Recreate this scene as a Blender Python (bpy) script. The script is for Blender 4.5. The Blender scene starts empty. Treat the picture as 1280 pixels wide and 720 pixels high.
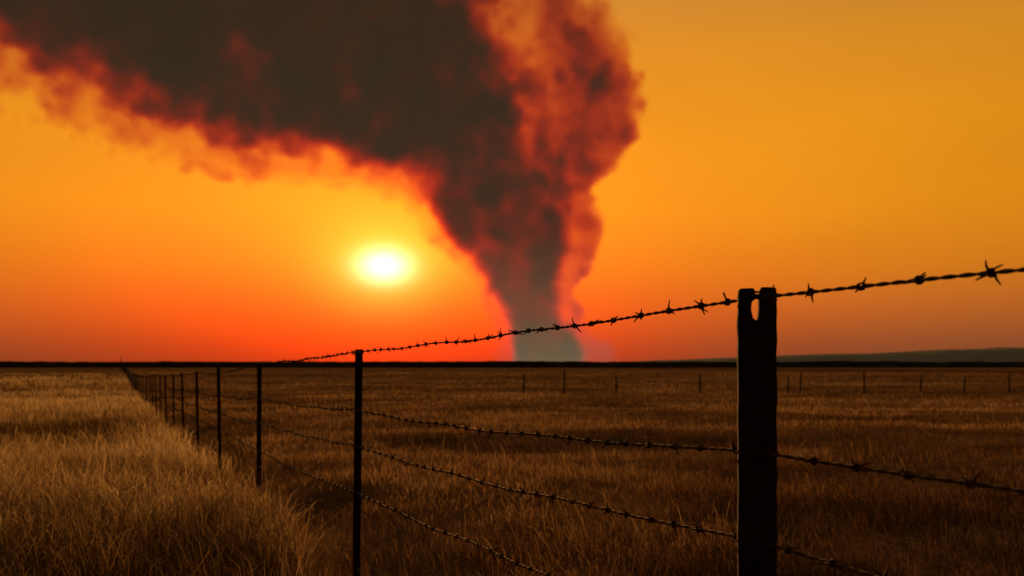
import bpy, math, numpy as np
from mathutils import Vector
rng=np.random.default_rng(7)
scene=bpy.context.scene
F=1244.0; HY=458.0; EYE=1.08
def link(o):
    scene.collection.objects.link(o); return o
# ---------------- camera
cam=bpy.data.cameras.new("camera"); camo=link(bpy.data.objects.new("camera",cam))
cam.sensor_width=36; cam.lens=36*F/1280; cam.shift_y=(HY-360)/1280
cam.clip_start=0.05; cam.clip_end=20000
camo.location=(0,0,EYE); camo.rotation_euler=(math.radians(90),0,0)
cam.dof.use_dof=True; cam.dof.focus_distance=2.5; cam.dof.aperture_fstop=6.3
scene.camera=camo
scene.view_settings.view_transform='Standard'; scene.view_settings.look='None'
scene.view_settings.exposure=0
# ---------------- node helper
class NT:
    def __init__(s,nt,geo=False): s.nt=nt; s.geo=geo
    def n(s,t,**k):
        x=s.nt.nodes.new(t)
        for a,b in k.items(): setattr(x,a,b)
        return x
    def put(s,sock,v):
        if hasattr(v,'is_output') : s.nt.links.new(v,sock)
        elif v is not None: sock.default_value=v
    def m(s,op,a,b=None,c=None,clamp=False):
        x=s.n('ShaderNodeMath',operation=op); x.use_clamp=clamp
        s.put(x.inputs[0],a)
        if b is not None: s.put(x.inputs[1],b)
        if c is not None: s.put(x.inputs[2],c)
        return x.outputs[0]
    def vm(s,op,a,b=None,scale=None):
        x=s.n('ShaderNodeVectorMath',operation=op); s.put(x.inputs[0],a)
        if b is not None: s.put(x.inputs[1],b)
        if scale is not None: s.put(x.inputs['Scale'],scale)
        return x.outputs['Value'] if op in('LENGTH','DOT_PRODUCT') else x.outputs[0]
    def sep(s,v):
        x=s.n('ShaderNodeSeparateXYZ'); s.put(x.inputs[0],v); return x.outputs
    def comb(s,a,b,c):
        x=s.n('ShaderNodeCombineXYZ'); s.put(x.inputs[0],a); s.put(x.inputs[1],b); s.put(x.inputs[2],c); return x.outputs[0]
    def ramp(s,f,pts,interp='LINEAR'):
        x=s.n('ShaderNodeValToRGB'); r=x.color_ramp; r.interpolation=interp
        while len(r.elements)<len(pts): r.elements.new(0.5)
        for e,(p,c) in zip(r.elements,pts): e.position=p; e.color=(*c,1)
        s.put(x.inputs[0],f); return x.outputs[0]
    def noise(s,vec,scale,detail=4,rough=.5,dist=0):
        x=s.n('ShaderNodeTexNoise'); s.put(x.inputs['Vector'],vec)
        x.inputs['Scale'].default_value=scale; x.inputs['Detail'].default_value=detail
        x.inputs['Roughness'].default_value=rough; x.inputs['Distortion'].default_value=dist
        return x.outputs[0]
    def curve(s,f,pts):
        x=s.n('ShaderNodeFloatCurve'); c=x.mapping.curves[0]
        pts=sorted(pts)
        c.points[0].location=pts[0]; c.points[1].location=pts[-1]
        for p in pts[1:-1]: c.points.new(*p)
        for p in c.points: p.handle_type='AUTO_CLAMPED'
        x.mapping.update(); s.put(x.inputs['Value'],f); return x.outputs[0]
# ---------------- sun + world
AZ=math.atan2(480-640,F); EL=math.atan2(HY-332,math.hypot(F,160))
sdir=Vector((math.sin(AZ)*math.cos(EL),math.cos(AZ)*math.cos(EL),math.sin(EL)))
sl=bpy.data.lights.new("sun","SUN"); sl.energy=3.9; sl.color=(1,.47,.14); sl.angle=math.radians(.6)
so=link(bpy.data.objects.new("sun",sl)); so.rotation_euler=sdir.to_track_quat('Z','Y').to_euler(); so.location=(0,0,30)
w=bpy.data.worlds.new("World"); scene.world=w; w.use_nodes=True
w.node_tree.nodes.clear(); k=NT(w.node_tree)
tc=k.n('ShaderNodeTexCoord').outputs['Generated']; x,y,z=k.sep(tc)[:3]
hor=k.m('SQRT',k.m('ADD',k.m('MULTIPLY',x,x),k.m('MULTIPLY',y,y)))
el=k.m('ARCTAN2',z,hor); az=k.m('ARCTAN2',x,y)
da=k.m('SUBTRACT',az,AZ); de=k.m('SUBTRACT',el,EL)
def gauss(a,b,de_=de,p=2,da_=da):
    q=k.m('ADD',k.m('POWER',k.m('ABSOLUTE',k.m('DIVIDE',da_,a)),2.0),k.m('POWER',k.m('ABSOLUTE',k.m('DIVIDE',de_,b)),2.0))
    if p!=2: q=k.m('POWER',q,p/2)
    return k.m('EXPONENT',k.m('MULTIPLY',q,-1.0))
t=k.m('MULTIPLY',el,1/0.8,clamp=True)
base=k.ramp(t,[(0,(.18,.058,.026)),(.03,(.28,.08,.024)),(.07,(.45,.122,.018)),(.12,(.61,.19,.010)),(.19,(.73,.258,.007)),
  (.28,(.73,.27,.008)),(.38,(.65,.25,.014)),(.46,(.53,.22,.03)),(.7,(.3,.2,.09)),(1,(.16,.13,.09))])
ca=k.m('COSINE',da)
fac=k.n('ShaderNodeMapRange'); k.put(fac.inputs[0],ca)
for i,v in enumerate((-.5,.93,.10,1.0)): fac.inputs[i+1].default_value=v
nz=k.noise(k.vm('MULTIPLY',tc,(1,1,4)),2.2,4,.5)
nzf=k.m('MULTIPLY_ADD',nz,.3,.85)
col=k.vm('SCALE',base,scale=k.m('MULTIPLY',fac.outputs[0],nzf))
def add(col,c,g): return k.vm('ADD',col,k.vm('SCALE',c,scale=g))
col=add(col,(.22,.06,.0),gauss(.22,.11))
col=add(col,(.42,.16,.004),gauss(.095,.075))
ge=k.m('SUBTRACT',el,.03); dl_=k.m('ADD',da,.03)
gr=gauss(.36,.085,ge,2,dl_)
gr2=gauss(.20,.05,ge,2,k.m('SUBTRACT',da,.03))
col=add(col,(.16,0,0),gr); col=add(col,(.40,.0,0),gr2)
gm_=k.m('SUBTRACT',1.0,k.m('MULTIPLY',gr,.55)); gm2=k.m('SUBTRACT',1.0,k.m('MULTIPLY',gr2,.38))
col=k.vm('MULTIPLY',col,k.comb(1.0,k.m('MULTIPLY',gm_,gm2),k.m('MULTIPLY',gm_,gm_)))
col=add(col,(.8,.42,.05),gauss(.052,.037))
col=add(col,(2.2,1.8,1.15),gauss(.0225,.0145))
ns=k.n('ShaderNodeTexSky',sky_type='NISHITA'); ns.sun_disc=False; ns.sun_elevation=EL; ns.sun_rotation=AZ; ns.dust_density=5
col=k.vm('ADD',col,k.vm('MULTIPLY',ns.outputs[0],(.010,.003,.001)))
col=k.vm('MAXIMUM',col,(0,0,0))
below=k.m('GREATER_THAN',el,-.002)
mx=k.n('ShaderNodeMix',data_type='RGBA'); k.put(mx.inputs[0],below); mx.inputs[6].default_value=(.03,.015,.007,1); k.put(mx.inputs[7],col)
bg=k.n('ShaderNodeBackground'); k.put(bg.inputs[0],mx.outputs[2]); bg.inputs[1].default_value=1
o=k.n('ShaderNodeOutputWorld'); k.put(o.inputs[0],bg.outputs[0])
# ---------------- materials
def mat(name):
    m=bpy.data.materials.new(name); m.use_nodes=True; m.node_tree.nodes.clear(); return m,NT(m.node_tree)
def simple(name,c1,c2,scale,rough=.9,metal=0,bump=0,spec=.2):
    m,k=mat(name); tc=k.n('ShaderNodeTexCoord').outputs['Object']
    n=k.noise(tc,scale,6,.6); c=k.ramp(n,[(.3,c1),(.7,c2)])
    b=k.n('ShaderNodeBsdfPrincipled'); k.put(b.inputs['Base Color'],c); b.inputs['Roughness'].default_value=rough
    b.inputs['Metallic'].default_value=metal; b.inputs['Specular IOR Level'].default_value=spec
    if bump:
        bp=k.n('ShaderNodeBump'); bp.inputs['Strength'].default_value=bump; bp.inputs['Distance'].default_value=.003
        k.put(bp.inputs['Height'],n); k.put(b.inputs['Normal'],bp.outputs[0])
    o=k.n('ShaderNodeOutputMaterial'); k.put(o.inputs[0],b.outputs[0]); return m
post_m=simple("rusty_dark_post",(.009,.0055,.004),(.05,.024,.013),45,.95,0,1,.05)
wire_m=simple("rusty_wire",(.025,.012,.008),(.08,.038,.02),60,.8,.1,0,.2)
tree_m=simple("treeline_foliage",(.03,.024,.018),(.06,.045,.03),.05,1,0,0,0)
hill_m=simple("hazy_hill",(.24,.25,.23),(.30,.31,.28),.01,1,0,0,0)  # distance haze is put into the grey base colour
# ---------------- terrain
GY=[-20,1.7,4.5,7.7,10.7,16.6,24,40,60,90,130,200,9000]; GZ=[0,0,-.05,-.1,-.16,-.24,-.33,-.5,-.6,-.6,-.15,0,0]
TX,TY=-.3955/math.hypot(.3955,1),1/math.hypot(.3955,1)
NX,NY=TY,-TX
U0=.416*NX+1.69*NY
def vnoise(x,y,s,seed):
    r=np.random.default_rng(seed); g=r.random((256,256)); X=x/s; Y=y/s
    xi=np.floor(X).astype(int); yi=np.floor(Y).astype(int); fx=X-xi; fy=Y-yi
    fx=fx*fx*(3-2*fx); fy=fy*fy*(3-2*fy); a=g[xi%256,yi%256]; b=g[(xi+1)%256,yi%256]; c=g[xi%256,(yi+1)%256]; d=g[(xi+1)%256,(yi+1)%256]
    return (a*(1-fx)+b*fx)*(1-fy)+(c*(1-fx)+d*fx)*fy
def ground(x,y):
    x=np.asarray(x,float); y=np.asarray(y,float)
    z=np.interp(y,GY,GZ); u=x*NX+y*NY-U0
    near=np.clip(1-y/70,0,1)
    z=z-.18*np.exp(-((u-.42)/.38)**2)*near
    z=z+.06*np.exp(-((u+1.0)/.7)**2)*near
    z=z+(vnoise(x,y,1.7,1)-.5)*.12+(vnoise(x,y,5,2)-.5)*.16*near
    return z
def meshobj(name,v,f_idx,f_tot,mats,parent=None,smooth=False,mi=None,col=None):
    me=bpy.data.meshes.new(name); v=np.asarray(v,np.float32)
    me.vertices.add(len(v)); me.vertices.foreach_set('co',v.ravel())
    f_idx=np.asarray(f_idx,np.int32).ravel(); f_tot=np.asarray(f_tot,np.int32)
    me.loops.add(len(f_idx)); me.loops.foreach_set('vertex_index',f_idx)
    me.polygons.add(len(f_tot)); st=np.concatenate([[0],np.cumsum(f_tot)[:-1]]).astype(np.int32)
    me.polygons.foreach_set('loop_start',st)
    me.polygons.foreach_set('loop_total',f_tot)
    if smooth: me.polygons.foreach_set('use_smooth',np.ones(len(f_tot),bool))
    if col is not None:
        a=me.attributes.new('tint','FLOAT','POINT'); a.data.foreach_set('value',np.asarray(col,np.float32))
    me.update(calc_edges=True)
    for m in mats: me.materials.append(m)
    ob=link(bpy.data.objects.new(name,me))
    if parent: ob.parent=parent
    return ob
ys=np.concatenate([np.arange(-8,30,.22),np.geomspace(30,9000,150)])
xs=np.concatenate([-np.geomspace(16,9000,60)[::-1],np.arange(-15.8,15.9,.25),np.geomspace(16,9000,60)])
X,Y=np.meshgrid(xs,ys); Z=ground(X,Y); nx,ny=len(xs),len(ys)
I=np.arange(nx*ny).reshape(ny,nx)
q=np.stack([I[:-1,:-1],I[:-1,1:],I[1:,1:],I[1:,:-1]],-1).reshape(-1,4)
gm,k=mat("dry_field_soil")
pos=k.n('ShaderNodeNewGeometry').outputs['Position']
n1=k.noise(pos,.35,6,.65); n2=k.noise(k.vm('MULTIPLY',pos,(.3,1,1)),.06,5,.6); n3=k.noise(pos,14,4,.7)
mixn=k.m('ADD',k.m('MULTIPLY',n1,.45),k.m('ADD',k.m('MULTIPLY',n2,.35),k.m('MULTIPLY',n3,.2)))
c=k.ramp(mixn,[(.38,(.06,.033,.016)),(.5,(.18,.10,.045)),(.61,(.32,.19,.085))])
b=k.n('ShaderNodeBsdfDiffuse'); k.put(b.inputs[0],c)
bp=k.n('ShaderNodeBump'); bp.inputs['Strength'].default_value=1; bp.inputs['Distance'].default_value=.06; k.put(bp.inputs['Height'],k.m('ADD',n1,n3)); k.put(b.inputs['Normal'],bp.outputs[0])
o=k.n('ShaderNodeOutputMaterial'); k.put(o.inputs[0],b.outputs[0])
meshobj("ground",np.stack([X,Y,Z],-1).reshape(-1,3),q,np.full(len(q),4),[gm],smooth=True)
# ---------------- grass
def grassmat(name,dark,mid,lite,trans):
    m,k=mat(name)
    a=k.n('ShaderNodeAttribute',attribute_name='tint').outputs['Fac']
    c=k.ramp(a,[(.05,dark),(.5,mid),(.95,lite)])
    d=k.n('ShaderNodeBsdfDiffuse'); k.put(d.inputs[0],c); t=k.n('ShaderNodeBsdfTranslucent'); k.put(t.inputs[0],c)
    mx=k.n('ShaderNodeMixShader'); mx.inputs[0].default_value=trans; k.put(mx.inputs[1],d.outputs[0]); k.put(mx.inputs[2],t.outputs[0])
    o=k.n('ShaderNodeOutputMaterial'); k.put(o.inputs[0],mx.outputs[0]); return m
tallm=grassmat("dry_straw",(.055,.03,.013),(.31,.205,.095),(.66,.51,.29),.5)
shortm=grassmat("dry_stubble",(.03,.016,.008),(.17,.092,.043),(.46,.30,.15),.4)
def blades(name,N,side,h0,h1,m,ymin,ymax,seed):
    r=np.random.default_rng(seed)
    y=np.exp(r.uniform(math.log(ymin),math.log(ymax),N)); x=r.uniform(-1,1,N)*(.56*y+1.2)
    y=y+r.normal(0,.05,N); u=x*NX+y*NY-U0
    uj=u+(vnoise(x,y,.5,9)-.5)*.55
    keep=(uj<-.02) if side<0 else (uj>-.1)
    dens=vnoise(x,y,.45,4)*.6+vnoise(x,y,2.2,5)*.6
    keep&=(dens+r.uniform(-.3,.3,N))>.42
    if side>0: keep&=~((u<.9)&(r.random(N)<.6))
    x,y,dens,u=x[keep],y[keep],dens[keep],u[keep]; n=len(x)
    z=ground(x,y)-.01
    h=r.uniform(h0,h1,n)*(.45+.8*dens)
    if side<0: h*=np.where(r.random(n)<.12,1.45,1)
    else: h*=np.where(r.random(n)<.05,2.3,1)
    wd=(.0020+.00042*y)*r.uniform(.5,1.3,n)
    th=r.uniform(0,2*math.pi,n); cx,cy=np.cos(th)*wd/2,np.sin(th)*wd/2
    lean=np.abs(r.normal(.40,.27,n))*h; ld=r.normal(2.6,1.6,n); lx,ly=np.cos(ld)*lean,np.sin(ld)*lean*.7
    V=np.zeros((n,7,3))
    def P(i,s,t,ww,zz):
        V[:,i,0]=x+lx*t+s*cx*ww; V[:,i,1]=y+ly*t+s*cy*ww; V[:,i,2]=z+zz*h
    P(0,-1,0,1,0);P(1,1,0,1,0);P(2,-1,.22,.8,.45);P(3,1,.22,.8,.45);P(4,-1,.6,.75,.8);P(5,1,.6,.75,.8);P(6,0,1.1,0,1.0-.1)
    b=np.arange(n)[:,None]*7
    idx=np.concatenate([b+np.array([0,1,3,2]),b+np.array([2,3,5,4]),b+np.array([4,5,6])],1)
    tot=np.tile([4,4,3],n)
    patch=vnoise(x,y,1.3,41)*.55+vnoise(x,y,4.5,42)*.75+vnoise(x,y,.4,43)*.25+vnoise(x,y,18,44)*.5-1.0  # random tone patches; dark ones also paint in shading of uneven ground
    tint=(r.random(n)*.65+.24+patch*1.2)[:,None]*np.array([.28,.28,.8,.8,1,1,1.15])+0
    return meshobj(name,V.reshape(-1,3),idx,tot,[m],col=np.clip(tint,0,1).ravel())
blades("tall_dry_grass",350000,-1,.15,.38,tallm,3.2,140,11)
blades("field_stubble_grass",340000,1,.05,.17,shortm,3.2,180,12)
# ---------------- tubes
def frame_path(P):
    T=np.gradient(P,axis=0); T/=np.linalg.norm(T,axis=1)[:,None]+1e-9
    up=np.array([0,0,1.0]); A=np.cross(T,up); bad=np.linalg.norm(A,axis=1)<.1; A[bad]=np.cross(T[bad],[1,0,0])
    A/=np.linalg.norm(A,axis=1)[:,None]; B=np.cross(T,A); return A,B
class MB:
    def __init__(s): s.v=[];s.f=[];s.n=0
    def tube(s,P,r,sides=5,taper=None):
        P=np.asarray(P,float); A,B=frame_path(P); a=np.arange(sides)*2*math.pi/sides
        rr=np.full(len(P),r) if taper is None else r*np.linspace(1,taper,len(P))
        ring=P[:,None]+rr[:,None,None]*(np.cos(a)[None,:,None]*A[:,None]+np.sin(a)[None,:,None]*B[:,None])
        s.v.append(ring.reshape(-1,3)); i=np.arange(len(P)*sides).reshape(len(P),sides)+s.n
        j=np.roll(i,-1,1); s.f.append(np.stack([i[:-1],j[:-1],j[1:],i[1:]],-1).reshape(-1,4)); s.n+=len(P)*sides
        e=[i[0],i[-1]]
        for ee in e:
            if sides>=4:
                for q in range(1,sides-1): s.f.append(np.array([[ee[0],ee[q],ee[q+1],ee[q+1]]]))
    def obj(s,name,m,parent=None):
        f=np.concatenate(s.f); tri=f[:,2]==f[:,3]
        tot=np.where(tri,3,4)
        mask=np.ones(f.shape,bool); mask[tri,3]=False
        return meshobj(name,np.concatenate(s.v),f[mask],tot,[m],parent,True)
# ---------------- main fence
fence=link(bpy.data.objects.new("barbed_wire_fence",None))
yp=[-4.4,-1.25,1.69,4.555,7.72,10.66,13.57,16.6]
while yp[-1]<330: yp.append(yp[-1]+3.02)
yp=np.array(yp); xp=.416+(yp-1.69)*-.3955
gp=np.interp(yp,GY,GZ)
hts=np.array([1.19,.932,.762,.57])
wz=gp[:,None]+hts[None]
wz[2]=[1.197,.935,.784,.592]; wz[3]=[1.146,.882,.7175,.505]; wz[4]=[1.105,.838,.646,.43]; wz[0]=[1.25,.99,.85,.7]; wz[1]=[1.222,.955,.805,.66]
jit=rng.normal(0,.012,wz.shape); jit[:5]=0; wz+=jit
def barb(mb,p,t,rs):
    t=t/np.linalg.norm(t); a=np.cross(t,[0,0,1]); a/=np.linalg.norm(a); b=np.cross(t,a)
    ang=rs.uniform(0,6.28)
    al=np.linspace(0,4*math.pi,17)
    mb.tube(np.array([p+t*(.0018*(q/math.pi)-.0036)+.0052*(a*math.cos(q+ang)+b*math.sin(q+ang)) for q in al]),.0016,5)
    for j in range(rs.integers(2,5)):
        q=ang+j*math.pi*rs.choice([.5,1.])+rs.normal(0,.5); d=a*math.cos(q)+b*math.sin(q); L=rs.uniform(.010,.021)
        base=p+t*(-.005+.0035*j); e=base+d*L+t*rs.normal(0,.011)
        mb.tube(np.array([base,base*.5+e*.5+t*.002,e]),.0025,5,.4)
for wi in range(4):
    mb=MB(); rs=np.random.default_rng(50+wi)
    for i in range(len(yp)-1):
        a=np.array([xp[i],yp[i],wz[i,wi]]); b=np.array([xp[i+1],yp[i+1],wz[i+1,wi]]); L=np.linalg.norm(b-a)
        sag=.010 if wi==0 else .014+.01*rs.random()
        def pt(s): 
            p=a[None]+(b-a)[None]*s[:,None]; p[:,2]-=sag*4*s*(1-s); p[:,2]+=.0035*np.sin(s*23+wi)*np.sin(s*math.pi); p[:,0]+=.003*np.sin(s*17+wi*2)*np.sin(s*math.pi); return p
        if yp[i]<14:
            nseg=int(L/.006) if yp[i]<6 else int(L/.012); s=np.linspace(0,1,nseg); P=pt(s); A,B=frame_path(P); ph=s*L/.06*2*math.pi
            for st in (0,math.pi):
                H=P+.0015*(A*np.cos(ph+st)[:,None]+B*np.sin(ph+st)[:,None]); mb.tube(H,.0019,5)
        else:
            mb.tube(pt(np.linspace(0,1,6)),.004,4)
        if yp[i]<30:
            d=.05+rs.random()*.06
            while d<L-.02:
                s=np.array([d/L]); barb(mb,pt(s)[0],b-a,rs); d+=rs.uniform(.085,.125)
    mb.obj("barbed_wire_strand",wire_m,fence)
def forked_post(name,x,y,zb,top,W,D,parent):
    import bmesh
    bm=bmesh.new(); rs=np.random.default_rng(3); h=W/2
    zs=np.linspace(zb,top-.012,60)
    Lft=[(-h+rs.normal(0,.0006),z) for z in zs]; Rgt=[(h+rs.normal(0,.0006),z) for z in zs[::-1]]
    topL=[(-h+.001,top-.003),(-h+.004,top),(-.007,top+.0005),(-.004,top-.004)]
    notch=[(-.0035,top-.012),(-.005,top-.018),(-.0095,top-.024),(-.0105,top-.036),(-.0075,top-.050),(-.002,top-.055),(.001,top-.050),(.0025,top-.036),(.0025,top-.026),(.0022,top-.018)]
    topR=[(.0035,top-.004),(.007,top+.002),(h-.004,top+.0015),(h-.001,top-.002)]
    pts=Lft+topL+notch+topR+Rgt
    vs=[bm.verts.new((a,-D/2,b)) for a,b in pts]; f=bm.faces.new(vs)
    r=bmesh.ops.extrude_face_region(bm,geom=[f]); 
    for v in r['geom']:
        if isinstance(v,bmesh.types.BMVert): v.co.y+=D
    bmesh.ops.recalc_face_normals(bm,faces=bm.faces)
    edges=[e for e in bm.edges if abs(e.verts[0].co.y-e.verts[1].co.y)<1e-5]
    bmesh.ops.bevel(bm,geom=edges,offset=.0012,segments=2,affect='EDGES')
    me=bpy.data.meshes.new(name); bm.to_mesh(me); me.materials.append(post_m)
    ob=link(bpy.data.objects.new(name,me)); ob.location=(x,y,0); ob.parent=parent; ob.rotation_euler=(0,0,math.radians(-8)); return ob
g0=-.3
forked_post("forked_steel_post",xp[2],yp[2],g0,1.212,.064,.022,fence)
mb=MB()
for wi in range(4):
    z0=wz[2,wi]; 
    if wi==0:
        al=np.linspace(0,4*math.pi,40); mb.tube(np.stack([xp[2]-.012+.0135*np.cos(al),yp[2]+.016*np.sin(al),z0-.001+.0008*al],-1),.0019,5)
        al=np.linspace(0,4*math.pi,40); mb.tube(np.stack([xp[2]+.018+.0155*np.cos(al),yp[2]+.016*np.sin(al),z0-.004+.0008*al],-1),.0019,5)
    else:
        al=np.linspace(0,2*math.pi,30); mb.tube(np.stack([xp[2]+.034*np.cos(al),yp[2]+.017*np.sin(al),z0+.003*np.sin(al)],-1),.0018,5)
mb.obj("tie_wire",wire_m,fence)
def tpost_mesh(H,wide=.035):
    import bmesh
    bm=bmesh.new()
    def box(x0,x1,y0,y1,z0,z1):
        v=[bm.verts.new((a,b,c)) for c in(z0,z1) for a,b in((x0,y0),(x1,y0),(x1,y1),(x0,y1))]
        for q in((3,2,1,0),(4,5,6,7),(0,1,5,4),(1,2,6,5),(2,3,7,6),(3,0,4,7)): bm.faces.new([v[i] for i in q])
    h=wide/2
    box(-h,h,-.004,.004,-.3,H); box(-.004,.004,.0045,.035,-.3,H-.002)
    z=.1
    while z<H-.02: box(-.006,.006,-.011,-.0045,z,z+.012); z+=.055
    bmesh.ops.bevel(bm,geom=bm.edges[:],offset=.001,segments=1,affect='EDGES')
    me=bpy.data.meshes.new("steel_t_post"); bm.to_mesh(me); me.materials.append(post_m); return me
tm=tpost_mesh(1.21); rs=np.random.default_rng(8)
for i in range(len(yp)):
    if i==2: continue
    ob=link(bpy.data.objects.new("steel_t_post",tm)); ob.parent=fence
    ob.location=(xp[i]+.0,yp[i]+.012,gp[i]+(rs.normal(0,.02) if i>4 else 0)); 
    ob.rotation_euler=(rs.normal(0,.014),rs.normal(0,.014),math.radians(rs.normal(0,10)))
mbp=MB(); mbp.tube(np.array([[xp[-1]-.6,yp[-1]+1,-.3],[xp[-1]-.6,yp[-1]+1,1.5],[xp[-1]-.6,yp[-1]+1,4.2]]),.16,8,.8)
mbp.obj("corner_post",post_m,fence)
# ---------------- distant fence across the field
f2=link(bpy.data.objects.new("barbed_wire_fence",None))
mb=MB(); px=[655,705,770,875,985,1000,1080,1150,1205,1262,1340]
ptl=[]
rs=np.random.default_rng(4)
for i,p in enumerate(px):
    yy=62; xx=(p-640)/F*yy; zz=float(ground(xx,yy)); Hh=1.3+rs.normal(0,.12); ptl.append((xx,yy,zz))
    tx=rs.normal(0,.05)
    mb.tube(np.array([[xx,yy,zz-.3],[xx+tx*.5,yy,zz+Hh*.5],[xx+tx,yy,zz+Hh]]),.06,7,.8)
mb.obj("wooden_post",post_m,f2)
mb=MB()
for hh in (.4,.75,1.1):
    mb.tube(np.array([[a,b,c+hh] for a,b,c in ptl]),.006,4)
mb.obj("wire",wire_m,f2)
# ---------------- treeline and hill at the horizon
def ridge(name,yd,x0,x1,dx,fn,depth,m):
    xs=np.arange(x0,x1,dx); top=fn(xs); n=len(xs)
    rows=[]
    for fy,fz in ((0,0),(.15,.7),(.4,1),(.7,.9),(1,0)):
        rows.append(np.stack([xs,np.full(n,yd+depth*fy)+vnoise(xs,xs*0+fy*77,dx*4,31)*depth*.15,top*fz*(1-.12*vnoise(xs,xs*0+fy*50,dx*2,32))-1*(fz==0)],-1))
    V=np.concatenate(rows); I=np.arange(5*n).reshape(5,n)
    q=np.stack([I[:-1,:-1],I[:-1,1:],I[1:,1:],I[1:,:-1]],-1).reshape(-1,4)
    return meshobj(name,V,q,np.full(len(q),4),[m],smooth=True)
ridge("distant_treeline",820,-1500,1500,3,lambda x:EYE+ (3.6+1.0*vnoise(x,x*0,90,21)+.6*vnoise(x,x*0,14,22)+.3*vnoise(x,x*0,5,23)),40,tree_m)
hx=lambda x:(x-0)/2600*F+640
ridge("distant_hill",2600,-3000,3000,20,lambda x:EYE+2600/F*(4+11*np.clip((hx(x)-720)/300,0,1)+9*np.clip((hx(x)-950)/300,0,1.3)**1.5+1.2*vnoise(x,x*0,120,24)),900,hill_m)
# ---------------- smoke plume (real volume)
D=1000.0; S=D/F
ZT=430.0; XL,XR=-640.0,190.0; YT=110.0
def E(lst,f=lambda v:v): return [(min(max((HY-py)*S/ZT,0),1), f(v)) for py,v in lst if (HY-py)*S/ZT<=1.0]
nx_=lambda p:min(max((((p-640)*S)-XL)/(XR-XL),0),1)
left=E([(458,642),(420,632),(385,622),(355,604),(325,582),(300,560),(265,524),(240,502),(222,482),(208,450),(195,385),(178,290),(156,195),(126,120),(98,60),(68,0),(35,-70),(-20,-180),(-75,-300)],nx_)
rcore=E([(458,734),(420,726),(380,712),(345,712),(310,728),(280,732),(255,720),(230,712),(200,706),(150,694),(100,678),(50,656),(0,628),(-60,610),(-75,605)],nx_)
lobl=E([(458,618),(420,612),(380,598),(340,574),(310,545),(280,510),(255,485),(238,462),(225,390),(215,270),(198,185),(175,110),(148,40),(115,-20),(70,-90),(10,-170),(-75,-350)],nx_)
lobr=E([(458,768),(435,765),(415,742),(385,726),(365,720),(340,735),(310,754),(280,760),(258,744),(237,742),(210,772),(180,794),(150,804),(110,800),(70,784),(40,766),(15,742),(-20,720),(-75,705)],nx_)
ng=bpy.data.node_groups.new("smoke_field","GeometryNodeTree")
ng.interface.new_socket("Geometry",in_out='INPUT',socket_type='NodeSocketGeometry')
ng.interface.new_socket("Geometry",in_out='OUTPUT',socket_type='NodeSocketGeometry')
g=NT(ng)
P=g.n('GeometryNodeInputPosition').outputs[0]; px_,py_,pz_=g.sep(P)[:3]
tz=g.m('DIVIDE',pz_,ZT,clamp=True)
def X(c): return g.m('MULTIPLY_ADD',g.curve(tz,c),XR-XL,XL)
def W(l): return g.m('MULTIPLY',g.curve(tz,E(l)),150.0)
T_=g.m('MULTIPLY',g.curve(tz,E([(458,.34),(380,.36),(300,.45),(200,.7),(100,.85),(-75,.9)])),YT)
nA=g.m('SUBTRACT',g.noise(P,.013,2,.5),.5); nB=g.m('SUBTRACT',g.noise(P,.030,5,.57,.3),.5)
vo=g.n('ShaderNodeTexVoronoi'); vo.feature='SMOOTH_F1'; g.put(vo.inputs['Vector'],g.vm('ADD',P,g.vm('SCALE',(1.,1.,1.),scale=g.m('MULTIPLY',nB,22.0)))); vo.inputs['Scale'].default_value=.028; vo.inputs['Smoothness'].default_value=.2
vo.inputs['Detail'].default_value=1.5; vo.inputs['Roughness'].default_value=.5
bil=g.m('SUBTRACT',.5,vo.outputs['Distance'])
nn=g.m('ADD',g.m('ADD',g.m('MULTIPLY',nA,1.1),g.m('MULTIPLY',nB,1.5)),g.m('MULTIPLY',bil,1.1))
dyr=g.m('SUBTRACT',T_,g.m('ABSOLUTE',py_))
dy=g.m('DIVIDE',dyr,g.m('MULTIPLY',T_,.5))
sL=W([(458,.05),(350,.10),(260,.17),(215,.4),(160,.8),(60,.8),(-75,.6)])
sR=W([(458,.05),(400,.08),(320,.14),(240,.20),(150,.36),(60,.45),(0,.45),(-75,.45)])
s1=g.m('MINIMUM',g.m('MINIMUM',g.m('DIVIDE',g.m('SUBTRACT',px_,X(left)),sL),g.m('DIVIDE',g.m('SUBTRACT',X(rcore),px_),sR)),dy)
core=g.m('POWER',g.m('MULTIPLY',g.m('ADD',g.m('ADD',s1,.08),nn),1.0,clamp=True),1.35)
hz2=g.m('DIVIDE',g.m('SUBTRACT',pz_,60.0),120.0,clamp=True)
vari=g.m('MULTIPLY_ADD',g.m('ADD',g.m('MULTIPLY',nA,1.6),g.m('MULTIPLY',nB,1.9)),1.0,.66)
vari=g.m('MINIMUM',g.m('MAXIMUM',vari,.34),1.0)
core=g.m('MULTIPLY',core,g.m('ADD',g.m('MULTIPLY',vari,hz2),g.m('SUBTRACT',1.0,hz2)))
s2=g.m('MINIMUM',g.m('MINIMUM',g.m('DIVIDE',g.m('SUBTRACT',px_,X(lobl)),sL),g.m('DIVIDE',g.m('SUBTRACT',X(lobr),px_),W([(458,.05),(380,.05),(280,.08),(150,.11),(-75,.11)]))),dy)
lobe=g.m('MULTIPLY',g.m('ADD',s2,g.m('MULTIPLY',nn,1.0)),2.5,clamp=True)
cl=g.m('MULTIPLY_ADD',g.m('ADD',g.m('MULTIPLY',nB,2.2),g.m('ADD',g.m('MULTIPLY',nA,1.4),bil)),1.6,.20,clamp=True)
xr_=g.m('DIVIDE',g.m('SUBTRACT',px_,20.0),50.0,clamp=True)
hz_=g.m('DIVIDE',g.m('SUBTRACT',pz_,25.0),60.0,clamp=True)
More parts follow.
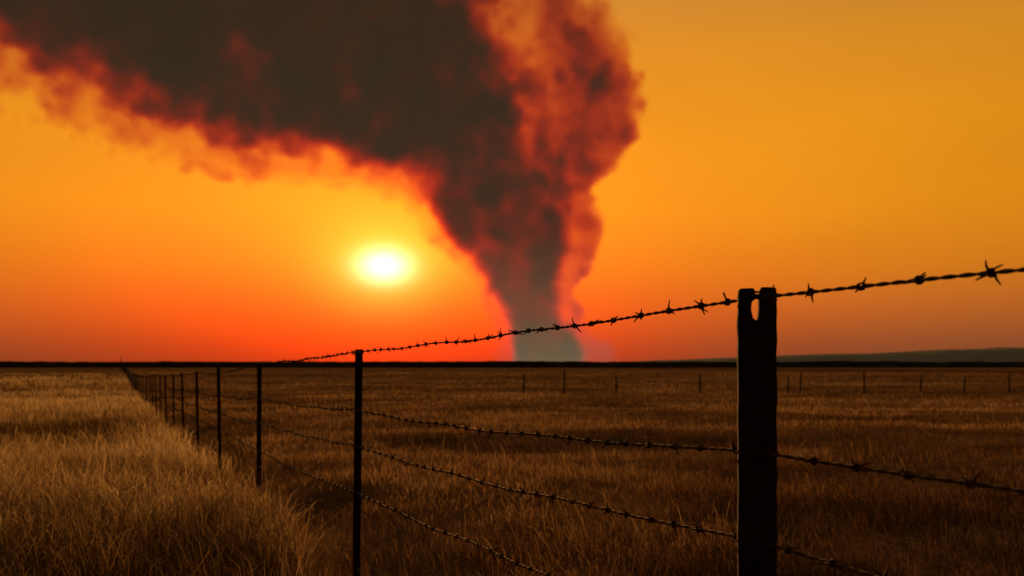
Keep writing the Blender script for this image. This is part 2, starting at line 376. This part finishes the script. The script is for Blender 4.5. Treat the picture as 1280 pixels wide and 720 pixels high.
amt=g.m('MULTIPLY_ADD',g.m('MULTIPLY',xr_,hz_),.62,.20)
cl=g.m('MULTIPLY',g.m('MULTIPLY_ADD',g.m('POWER',cl,1.4),1.0,.17),amt)
dens=g.m('ADD',core,g.m('MULTIPLY',lobe,cl))
vc=g.n('GeometryNodeVolumeCube'); g.put(vc.inputs['Density'],dens); vc.inputs['Background'].default_value=0
vc.inputs['Min'].default_value=(XL,-YT-10,-2); vc.inputs['Max'].default_value=(XR,YT+10,ZT)
vc.inputs['Resolution X'].default_value=240; vc.inputs['Resolution Y'].default_value=36; vc.inputs['Resolution Z'].default_value=125
sm,k=mat("smoke")
at=k.n('ShaderNodeAttribute',attribute_name='density').outputs['Fac']
ab=k.n('ShaderNodeVolumeAbsorption'); ab.inputs['Color'].default_value=(.78,.34,.0,1)
k.put(ab.inputs['Density'],k.m('MULTIPLY',at,.27))
em=k.n('ShaderNodeEmission'); po=k.n('ShaderNodeTexCoord').outputs['Object']; pz=k.sep(po)[2]  # added glow: emission stands in for sky light scattered within the smoke
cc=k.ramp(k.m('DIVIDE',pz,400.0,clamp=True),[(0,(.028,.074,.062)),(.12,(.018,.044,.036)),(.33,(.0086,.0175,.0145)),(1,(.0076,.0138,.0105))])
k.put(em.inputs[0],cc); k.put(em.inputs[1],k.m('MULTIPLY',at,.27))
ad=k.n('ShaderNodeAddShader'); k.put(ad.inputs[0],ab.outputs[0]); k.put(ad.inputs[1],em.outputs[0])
o=k.n('ShaderNodeOutputMaterial'); k.put(o.inputs['Volume'],ad.outputs[0])
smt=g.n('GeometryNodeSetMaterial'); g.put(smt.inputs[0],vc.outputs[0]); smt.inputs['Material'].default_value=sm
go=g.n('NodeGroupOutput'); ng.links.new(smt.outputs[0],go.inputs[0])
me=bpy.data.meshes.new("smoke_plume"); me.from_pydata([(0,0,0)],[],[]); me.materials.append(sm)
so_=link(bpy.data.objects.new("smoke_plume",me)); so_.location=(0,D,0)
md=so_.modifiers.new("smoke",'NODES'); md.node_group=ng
